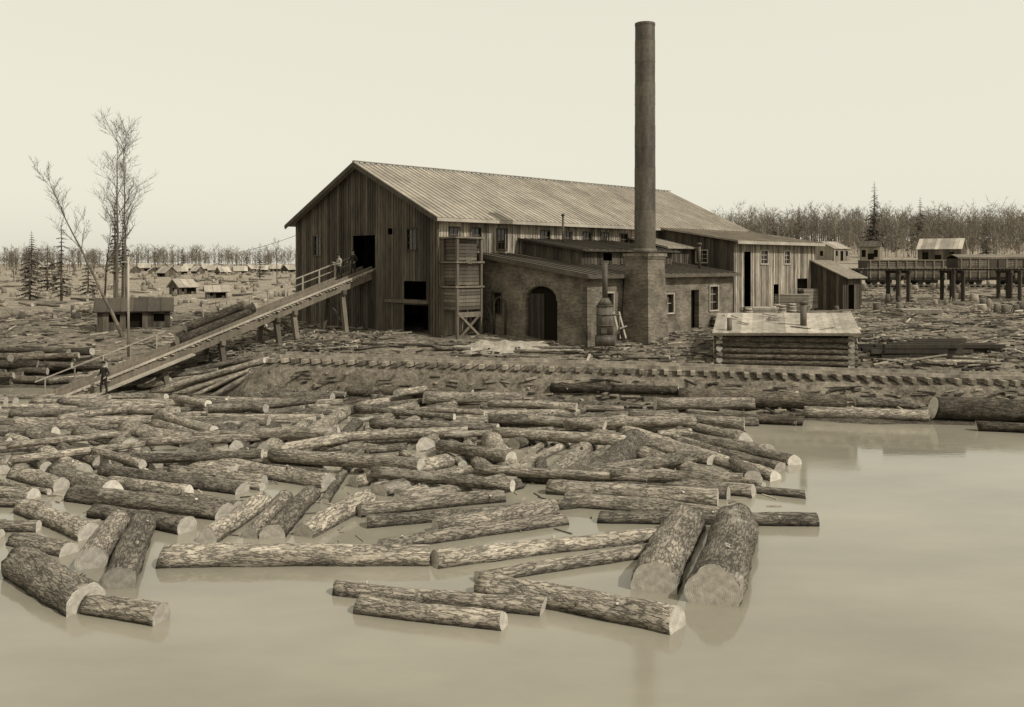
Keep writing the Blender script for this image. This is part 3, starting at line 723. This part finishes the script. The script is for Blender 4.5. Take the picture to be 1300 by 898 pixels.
def car(x0,y,Lc,hh,boxcar=False):
    e=empty('freight_car'); mb=MB()
    z=CZ-.25
    ux=Vector((1,0,0));uy=Vector((0,1,0))
    mb.box((x0+Lc/2,y,z+.92),ux*Lc/2,uy*1.3,ZV*.13,0,.1)
    nb=int(hh/.2); zt=z+1.06+nb*.2
    for sgn in(-1,1):
        for k in range(nb): mb.box((x0+Lc/2,y+sgn*1.3,z+1.16+k*.2),ux*(Lc/2-.02),uy*.03,ZV*.088,2,R())
        for k in range(9): mb.box((x0+.3+k*(Lc-.6)/8,y+sgn*1.38,z+1.06+nb*.1),ux*.06,uy*.05,ZV*(nb*.1+.06),3,1)
        mb.box((x0+Lc/2,y+sgn*1.37,zt+.05),ux*(Lc/2),uy*.07,ZV*.05,3,1)
    for xx in(x0+.05,x0+Lc-.05): mb.box((xx,y,z+1.06+nb*.1),ux*.04,uy*1.27,ZV*nb*.1,0,.4)
    for xx in(x0+1.7,x0+Lc-1.7):
        mb.box((xx,y,z+.68),ux*1.0,uy*.9,ZV*.1,1)
        for wx in(-.75,.75):
            for sgn in(-1,1): mb.cyl((xx+wx,y+sgn*.72,z+.67),(xx+wx,y+sgn*.82,z+.67),.38,.38,18,1,1)
            mb.cyl((xx+wx,y-.8,z+.67),(xx+wx,y+.8,z+.67),.06,.06,8,1)
    mb.cyl((x0-.45,y,z+.9),(x0,y,z+.9),.1,.1,8,1); mb.cyl((x0+Lc,y,z+.9),(x0+Lc+.45,y,z+.9),.1,.1,8,1)
    if boxcar:
        for sgn in(-1,1): mb.hexa([Vector((x0-.1,y+sgn*1.45,zt+.1)),Vector((x0+Lc+.1,y+sgn*1.45,zt+.1)),Vector((x0+Lc+.1,y,zt+.42)),Vector((x0-.1,y,zt+.42)),Vector((x0-.1,y+sgn*1.45,zt+.16)),Vector((x0+Lc+.1,y+sgn*1.45,zt+.16)),Vector((x0+Lc+.1,y,zt+.48)),Vector((x0-.1,y,zt+.48))],3,.8)
        mb.box((x0+Lc/2,y-1.4,z+1.06+nb*.1),ux*.8,uy*.03,ZV*(nb*.1-.05),0,.6)
    else:
        for k in range(14): mb.beam((x0+.5,y+U(-1,1),z+1.1+.1*k),(x0+Lc-.6,y+U(-1,1),z+1.1+.1*k),.25,.06,2,.9)
    mb.build('car_body',['darktimber','iron','carboard','timber'],e)
for i,(hh,bx) in enumerate(((1.8,False),(2.0,True),(1.8,False),(2.0,True))): car(37.6+i*9.6,CY,8.3,hh,bx)
mb=MB()
for off in(-.72,.72): mb.beam((34,CY+off,CZ),(90,CY+off,CZ),.08,.12,0)
k=34
while k<90: mb.box((k,CY,CZ-.13),(.12,0,0),(0,1.3,0),(0,0,.08),1,R()); k+=.6
mb.box((62,CY,CZ-.6),(28,0,0),(0,1.9,0),(0,0,.38),1,.5)
mb.build('siding_track',['rail','timber'])

def stack(x,y,l,w,h,ang):
    mb=MB(); ux=Vector((math.cos(ang),math.sin(ang),0)); uy=Vector((-ux.y,ux.x,0)); z=H(x,y); k=0
    while k*.07<h:
        j=-w/2
        while j<w/2:
            ww=U(.15,.24); mb.box(Vector((x,y,z+.15+k*.07))+uy*(j+ww/2)+ux*U(-.12,.12),ux*l/2,uy*(ww/2-.008),ZV*.022,0,R()); j+=ww
        k+=1
    for q in(-.4,0,.4): mb.box(Vector((x,y,z))+ux*q*l,ux*.1,uy*w/2,ZV*.11,0,.2)
    mb.build('lumber_stack',['plank'])
for (px,Y,l,w,h) in((960,66,2.2,1.3,.8),(1000,73,2.6,1.4,1.3),(1018,76,2.4,1.5,1.6),(1032,82,3,1.4,1.0),(1062,92,3.5,1.5,1.2),(915,62,1.8,1,.6),(1160,70,3,1.2,.35)):
    X=(px-650)/F*Y; stack(X,Y-1,l,w,h,U(-.3,.8))
def barrel(x,y):
    mb=MB(); z=H(x,y); zs=[0,.2,.45,.7,.9]; rs=[.25,.3,.33,.3,.25]
    for i in range(4): mb.cyl((x,y,z+zs[i]),(x,y,z+zs[i+1]),rs[i],rs[i+1],16,0,0,.7)
    for q in(.12,.3,.6,.78): mb.cyl((x,y,z+q),(x,y,z+q+.04),.325 if .2<q<.7 else .3,.325 if .2<q<.7 else .3,16,1)
    mb.build('barrel',['plank','iron'])
for (px,Y) in((978,66),(990,67),(984,69),(1003,68.5),(1040,80),(948,64)): barrel((px-650)/F*Y,Y-.5)

# ------------------------------------------------------------------ debris
mb=MB()
def inside(x,y):
    q=Vector((x,y,0))-C0; s=q.dot(d1);t=q.dot(d2)
    if -.3<s<35.5 and 0<t<17: return True
    if 3<s<19.5 and -9.8<t<0: return True
    if 22<s<37.5 and -9.8<t<0: return True
    q=Vector((x,y,0))-TA
    if 0<q.dot(td)<TL and abs(q.dot(tn))<1.7: return True
    return (Vector((x,y,0))-(A+u*LW/2+v*DP/2)).length<3.6
def scrap(x,y,l,w,h,zoff=0):
    a=U(0,3.14) if R()<.5 else U(-.4,.3); z=H(x,y)+h/2+zoff; tl=U(-.08,.16)
    p=Vector((math.cos(a)*math.cos(tl),math.sin(a)*math.cos(tl),math.sin(tl)))
    c=Vector((x,y,z+abs(math.sin(tl))*l/2)); mb.beam(c-p*l/2,c+p*l/2,w,h,0,R()**1.6)
for i in range(18000):
    q=R()
    if q<.42: x=U(-20,36); y=lerp_tab(SH,x)+U(.8,15)
    elif q<.86: 
        y=44+60*R()**1.3; x=U(.2*y,.62*y)
    else: x=U(-40,-10); y=U(53,80)
    if inside(x,y) : continue
    if y<lerp_tab(SH,x)+.3: continue
    cl=noise.noise(Vector((x*.3,y*.3,4)))+.5*noise.noise(Vector((x*.9,y*.9,4)))
    if cl<-.02 and R()<.76: continue
    s=1 if R()>.12 else 2.4
    if q<.42 and y>50 and x<12: s*=.6
    scrap(x,y,U(.15,.9)*s,U(.04,.16),U(.02,.09),max(0,cl)*.3*R())
mb.build('wood_debris',['debris'])
mb=MB()
for i in range(700):
    q=R(); y=70+200*q**1.3; x=U(-.62*y,-.12*y) if R()<.7 else U(.35*y,.62*y)
    if inside(x,y): continue
    r=U(.15,.36); z=H(x,y); h=U(.25,.8); mb.cyl((x,y,z-.2),(x+U(-.1,.1),y,z+h),r*1.25,r,8,0,1)
    if R()<.4:
        for k in range(4): ax=U(-1,1);ay=U(-1,1); mb.beam((x+ax,y+ay,z+.1),(x+ax+U(-.8,.8),y+ay+U(-.8,.8),z+U(.1,.8)),.05,.05,0)
for i in range(80):
    y=U(70,180); x=U(-.6*y,-.15*y); a=U(0,3.1);l=U(2,4)
    mb.cyl((x,y,H(x,y)+.15),(x+math.cos(a)*l,y+math.sin(a)*l,H(x,y)+.25),.16,.1,8,0,1)
mb.build('tree_stumps',['stump','cut'])

# ------------------------------------------------------------------ trees
def branch(mb,p,d,l,r,depth,mat=0,spread=.55,n=5):
    if depth==0 or r<.003: return
    segs=3; q=p.copy(); dd=d.copy(); rr=r
    for i in range(segs):
        nd=(dd+Vector((U(-1,1),U(-1,1),U(-.3,.7)))*.13).normalized(); q2=q+nd*l/segs; r2=rr*.8
        mb.cyl(q,q2,rr,r2,n if depth>2 else 3,mat,caps=False)
        if depth>1:
            for k in range(2 if depth>2 else 3):
                a=Vector((U(-1,1),U(-1,1),U(-.2,.5))).normalized(); bd=(nd*(1-spread*.6)+a*spread).normalized()
                branch(mb,q2,bd,l*U(.38,.6),max(r2*.5,.008),depth-1,mat,spread,n)
        q=q2;dd=nd;rr=r2
def baretree(name,x,y,h,r,lean=(0,0),depth=4,startf=.3,per=3):
    mb=MB(); z=H(x,y)-.2; p=Vector((x,y,z)); d=Vector((lean[0],lean[1],1)).normalized(); n=10; rr=r
    for i in range(n):
        nd=(d+Vector((U(-1,1),U(-1,1),0))*.06).normalized(); q=p+nd*h/n; r2=r*(1-(i+1)/(n+.8))
        mb.cyl(p,q,rr,r2,8,0,caps=False)
        if i/n>=startf:
            for k in range(per):
                a=U(0,6.28); bd=Vector((math.cos(a)*.6,math.sin(a)*.6,U(.6,1.3))).normalized()
                branch(mb,q,bd,h*U(.10,.2)*(1.2-i/n*.5),max(r2*.45,.015),depth-1)
        p=q;rr=r2
    mb.build(name,['treebark'])
def conifer(mb,x,y,h,rw,z=None,dens=1.0,m0=0,m1=1,bare=.12,ragged=.4):
    z=H(x,y)-.2 if z is None else z
    mb.cyl((x,y,z),(x,y,z+h),h*.014+.03,.02,6,m0,caps=False)
    lay=int(h*2.2*dens)
    for i in range(lay):
        t=i/lay; zz=z+h*(bare+(1-bare)*t); R0=rw*(1-t)**.8*(1-ragged*R())
        nb=int((5+4*(1-t))*dens)
        for k in range(nb):
            a=U(0,6.283); rr=R0*U(.6,1.1)+.1; e=Vector((x+math.cos(a)*rr,y+math.sin(a)*rr,zz-rr*U(.05,.35))); s0=Vector((x,y,zz+.08*rr))
            sd=Vector((-math.sin(a),math.cos(a),0))
            for j in range(5):
                f0=.15+j*.18; c=s0.lerp(e,f0); w=rr*.16*U(.6,1.4)+.05
                b=len(mb.v); mb.v+=[tuple(c),tuple(c+sd*w+(e-s0)*.16+Vector((0,0,-w*U(.1,.9)))),tuple(c+(e-s0)*.25),tuple(c-sd*w+(e-s0)*.16+Vector((0,0,-w*U(.1,.9))))]
                mb.face([b,b+1,b+2,b+3],m1,R())
x,y,_=at(148,66); baretree('bare_tree',x,y,13.4,.15,(0,0),4,.3)
x,y,_=at(163,70); baretree('bare_tree',x,y,13.8,.14,(-.03,0),4,.35)
x,y,_=at(158,60); baretree('leaning_tree',x,y,11,.14,(-.48,.0),4,.5,2)
x,y,_=at(130,75); baretree('bare_tree',x,y,7.5,.12,(.08,0),4,.35,2)
x,y,_=at(352,150); baretree('bare_tree',x,y,6.5,.12,(0,0),4,.35,2)
def onecon(px,Y,h,rw,**k):
    x,y,_=at(px,Y); mb=MB(); conifer(mb,x,y,h,rw,**k); mb.build('pine_tree',['treebark','needle'])
onecon(78,95,8.6,1.5,ragged=.6); onecon(146,72,9.5,.9,bare=.4,ragged=.7); onecon(156,74,8.4,.7,bare=.5,ragged=.7); onecon(38,100,5.5,1.8); onecon(112,110,5.5,1.4); onecon(60,120,6,1.5)
onecon(1110,200,17,2.8,dens=1.0,ragged=.6,bare=.25); onecon(1168,230,14,3.4,dens=.8); onecon(982,260,10,2.5); onecon(1010,250,8,2); onecon(1252,210,10,2.2,ragged=.7); onecon(330,170,7,1.3); onecon(40,170,9,2.4); onecon(232,260,7,1.6)
mb=MB(); p=g(163,442,2.0); mb.cyl(p-ZV*.5,p+ZV*5.4,.08,.055,10,0,0,.5); mb.beam(p+ZV*5.1-Vector((.4,0,0)),p+ZV*5.1+Vector((.4,0,0)),.06,.08,0,.5)
mb.build('wooden_pole',['plank'])
mb=MB(); q=W(-.1,15.5,9.2)
prev=p+ZV*5.1
for i in range(1,17):
    t=i/16; c=(p+ZV*5.1).lerp(q,t)-ZV*(.6*4*t*(1-t)); mb.cyl(prev,c,.015,.015,5,0,caps=False); prev=c
prev=p+ZV*5.1
for i in range(1,9): c=(p+ZV*5.1)+Vector((-2.2*i,-.2*i,-.38*i)); mb.cyl(prev,c,.02,.02,5,0,caps=False); prev=c
mb.build('cable',['iron'])
mb=MB()
def tri(a,b,c,rn):
    n0=len(mb.v); mb.v+=[tuple(a),tuple(b),tuple(c)]; mb.face([n0,n0+1,n0+2],0,rn)
def ftree(x,y,h,cr=1.0):
    z=H(x,y)-.3; r=.06+h*.004; rn=R()
    mb.cyl((x,y,z),(x+U(-.4,.4),y,z+h*.85),r,.03,3,0,rnd=rn,caps=False)
    for k in range(16):
        t=U(.2,.88); zz=z+h*t; a=U(0,6.28); l=h*.26*cr*math.sqrt(max(.05,1-((t-.5)/.5)**2))*U(.6,1.15); e=Vector((x+math.cos(a)*l*.7,y+math.sin(a)*l*.7,zz+l*U(.4,1))); s0=Vector((x,y,zz)); sd=Vector((-math.sin(a),math.cos(a),.3))*.045
        tri(s0-sd,s0+sd,e,rn)
        for j in range(7):
            c=s0.lerp(e,U(.3,1)); e2=c+Vector((U(-1,1),U(-1,1),U(0,1.4)))*l*.33; sd2=Vector((U(-1,1),0,U(-1,1))).normalized()*.05
            tri(c-sd2,c+sd2,e2,min(1,rn*.6+R()*.5))
for i in range(1500):
    y=U(240,400); x=U(.2*y,.75*y); ftree(x,y,U(6,12.5)*(1.2 if R()<.08 else 1),U(.8,1.4))
for i in range(260):
    y=U(195,250); x=U(.36*y,.7*y); ftree(x,y,U(4,7))
for i in range(800):
    y=U(320,480); x=U(-.75*y,-.1*y); ftree(x,y,U(5,9),U(.9,1.5))
for i in range(60):
    y=U(150,300); x=U(-.65*y,-.45*y); ftree(x,y,U(3,7))
mb.build('distant_woods',['forest'])
mb=MB()
for i in range(120):
    y=U(250,400); x=U(.22*y,.72*y); conifer(mb,x,y,U(6,13),U(1.6,3),dens=.45)
for i in range(50):
    y=U(300,450); x=U(-.7*y,-.1*y); conifer(mb,x,y,U(5,9),U(1.4,2.2),dens=.45)
mb.build('distant_conifers',['forest','needle'])

# ------------------------------------------------------------------ people
def person(name,loc,ang,top,legs,hat,h=1.72,arms=((.30,-.05,1.12),(.28,.22,1.0)),armr=((-.30,-.05,1.12),(-.3,.2,.98)),stride=.1,lean=0,hatm='cloth_d'):
    e=empty(name); V=[];E=[];Rd=[]
    def add(p,r,par=None):
        V.append(Vector((p[0],p[1]+lean*max(0,p[2]-.9),p[2])));Rd.append(r)
        if par is not None:E.append((par,len(V)-1))
        return len(V)-1
    pel=add((0,0,.93),.13); w=add((0,0,1.08),.12,pel); ch=add((0,.0,1.28),.145,w); sh=add((0,0,1.42),.11,ch); nk=add((0,.01,1.50),.055,sh); hd0=add((0,.02,1.56),.05,nk)
    hands=[]
    for sgn,ar in((1,arms),(-1,armr)):
        s=add((sgn*.17,0,1.41),.07,sh); el=add(ar[0],.048,s); wr=add(ar[1],.032,el); dd=(Vector(ar[1])-Vector(ar[0])).normalized()
        pm=add(Vector(ar[1])+dd*.07,.034,wr); hands.append((Vector(ar[1])+dd*.06,dd,sgn))
        hp=add((sgn*.09,0,.88),.10,pel); kn=add((sgn*.11,sgn*stride*.6+.03,.49),.068,hp); an=add((sgn*.12,sgn*stride,.09),.045,kn); add((sgn*.13,sgn*stride+.16,.045),.04,an)
    def skin(V,E,Rd,nm,root=0,sub=1):
        me=bpy.data.meshes.new(nm); me.from_pydata([tuple(q) for q in V],E,[]); o=bpy.data.objects.new(nm,me); scene.collection.objects.link(o)
        o.modifiers.new('s','SKIN'); sv=me.skin_vertices[0].data
        for i,r in enumerate(Rd): sv[i].radius=(r,r); sv[i].use_root=(i==root)
        md=o.modifiers.new('b','SUBSURF'); md.levels=sub
        dg=bpy.context.evaluated_depsgraph_get(); m2=bpy.data.meshes.new_from_object(o.evaluated_get(dg)); bpy.data.objects.remove(o)
        o=bpy.data.objects.new(nm,m2); scene.collection.objects.link(o); o.parent=e
        for p in m2.polygons:p.use_smooth=True
        return o
    b=skin(V,E,Rd,'body',0,2); me=b.data
    for k in(top,legs,'skin','cloth_d'): me.materials.append(M[k])
    for p in me.polygons:
        c=p.center; mi=0
        if c.z<.97 and abs(c.x)<.26: mi=1
        if c.z<.13: mi=3
        if c.z>1.475: mi=2
        for (hp_,dd,sg) in hands:
            if (c-hp_).length<.075: mi=2
        p.material_index=mi
    for (hp_,dd,sg) in hands:
        sd=dd.cross(Vector((0,1,0))).normalized() if abs(dd.y)<.9 else Vector((1,0,0))
        for k in range(4):
            o_=(k-1.5)*.021; l=(.062,.075,.07,.052)[k]; p0=hp_+sd*o_; pts=[p0,p0+dd*(.04+l*.5),p0+dd*(.04+l)+Vector((0,.018,0))]
            f=skin(pts,[(0,1),(1,2)],[.010,.009,.007],'finger_%d'%(k+1),0,1); f.data.materials.append(M['skin'])
        p0=hp_-dd*.03; pts=[p0,p0+sd*.045+dd*.03,p0+sd*.05+dd*.07]; f=skin(pts,[(0,1),(1,2)],[.012,.011,.008],'thumb',0,1); f.data.materials.append(M['skin'])
    mb=MB(); n=16; c=Vector((0,.03+lean*.7,1.64))
    rows=[(-.115,.03,.04),(-.10,.055,.062),(-.06,.07,.083),(-.01,.076,.095),(.04,.076,.098),(.08,.062,.08),(.112,.03,.04)]
    for (dz,rx,ry) in rows:
        for j in range(n):
            a=j/n*6.283; fy=math.sin(a)*ry
            if j==4 and dz in(-.06,-.01): fy+=.022 if dz==-.01 else .008
            if j in(3,5) and dz==.04: fy-=.006
            mb.v.append((c.x+math.cos(a)*rx,c.y+fy,c.z+dz))
    for i in range(6):
        for j in range(n):
            j2=(j+1)%n; back=(j>8 and i>1) ; mb.face([i*n+j,i*n+j2,(i+1)*n+j2,(i+1)*n+j],1 if back else 0,.5,None,True)
    mb.face(list(range(n))[::-1],0); mb.face([6*n+j for j in range(n)],1)
    for sg in(1,-1): mb.box(c+Vector((sg*.08,-.005,0)),(.008,0,0),(0,.018,0),(0,0,.03),0)
    for sg in(1,-1): mb.box(c+Vector((sg*.028,.083,.018)),(.011,0,0),(0,.006,0),(0,0,.005),1)
    mb.box(c+Vector((0,.078,-.062)),(.022,0,0),(0,.006,0),(0,0,.004),1)
    mb.box(c+Vector((0,.085,-.043)),(.03,0,0),(0,.008,0),(0,0,.007),1)
    mb.build('head',['skin','cloth_d'],e)
    if hat:
        mb=MB(); mb.cyl(c+ZV*.055,c+ZV*.068,.155,.15,20,0); mb.cyl(c+ZV*.066,c+ZV*.17,.095,.082,20,0); mb.build('hat',[hatm],e)
    e.location=loc; e.rotation_euler=(0,0,ang); e.scale=(h/1.75,)*3
p=g(132,502,0.15); person('man',(p.x,p.y,.17),2.8,'cloth_d','cloth_d',True,1.72)
mb=MB(); 
for k in range(4): mb.beam((p.x-3.2,p.y-.45+k*.27,.13),(p.x+2.2,p.y-.3+k*.27,.13),.25,.08,0)
mb.cyl((p.x-2.4,p.y-.8,0),(p.x-2.4,p.y+.8,0),.15,.15,10,1,1); mb.cyl((p.x+1.4,p.y-.8,0),(p.x+1.4,p.y+.8,0),.15,.15,10,1,1)
mb.build('floating_walkway',['plank','barkdark'])
q=RP(2.0,.35,-.06); person('man',q,2.3,'cloth_l','cloth_d',True,1.72,arms=((.30,.05,1.15),(.26,.3,1.2)),armr=((-.30,.02,1.15),(-.2,.3,1.1)))
q=RP(1.3,-.25,-.06); person('man',q,2.6,'cloth_d','cloth_d',True,1.75)
for (px,Y,an,tp) in((1047,84,2.9,'cloth_d'),(1058,86,3.4,'cloth_l')):
    X=(px-650)/F*Y; person('man',(X,Y,H(X,Y)),an,tp,'cloth_d',True,1.75)

# ------------------------------------------------------------------ light, sky, camera
sv=Vector((.84,-.54,0)).normalized(); el=math.radians(46); az=math.atan2(sv.x,sv.y)
sd=Vector((sv.x*math.cos(el),sv.y*math.cos(el),math.sin(el)))
l=bpy.data.lights.new('sun','SUN'); l.energy=3.5; l.angle=math.radians(.6); l.color=(1,.96,.88)
o=bpy.data.objects.new('sun',l); scene.collection.objects.link(o); o.rotation_euler=(-sd).to_track_quat('-Z','Y').to_euler()
w=bpy.data.worlds.new('World'); scene.world=w; w.use_nodes=True; nt=w.node_tree
bg=nt.nodes['Background']; sky=nt.nodes.new('ShaderNodeTexSky'); sky.sky_type='NISHITA'; sky.sun_disc=False; sky.sun_elevation=el; sky.sun_rotation=az; sky.dust_density=3
bw=nt.nodes.new('ShaderNodeRGBToBW'); nt.links.new(sky.outputs[0],bw.inputs[0])
pw=math_(nt,'POWER',bw.outputs[0],.12)
k=math_(nt,'MULTIPLY',pw,6.0)
nt.links.new(scalecol(nt,(1.0,.967,.81),k),bg.inputs[0]); bg.inputs[1].default_value=.12
cam=bpy.data.cameras.new('camera'); co=bpy.data.objects.new('camera',cam); scene.collection.objects.link(co); scene.camera=co
co.location=(0,0,CAMH); co.rotation_euler=(math.radians(90),0,0)
cam.sensor_width=36; cam.lens=36*F/1300; cam.shift_y=-(449-HZ)/1300; cam.clip_end=8000; cam.clip_start=.1
scene.view_settings.view_transform='Standard'; scene.view_settings.look='None'; scene.view_settings.exposure=0; scene.view_settings.gamma=1
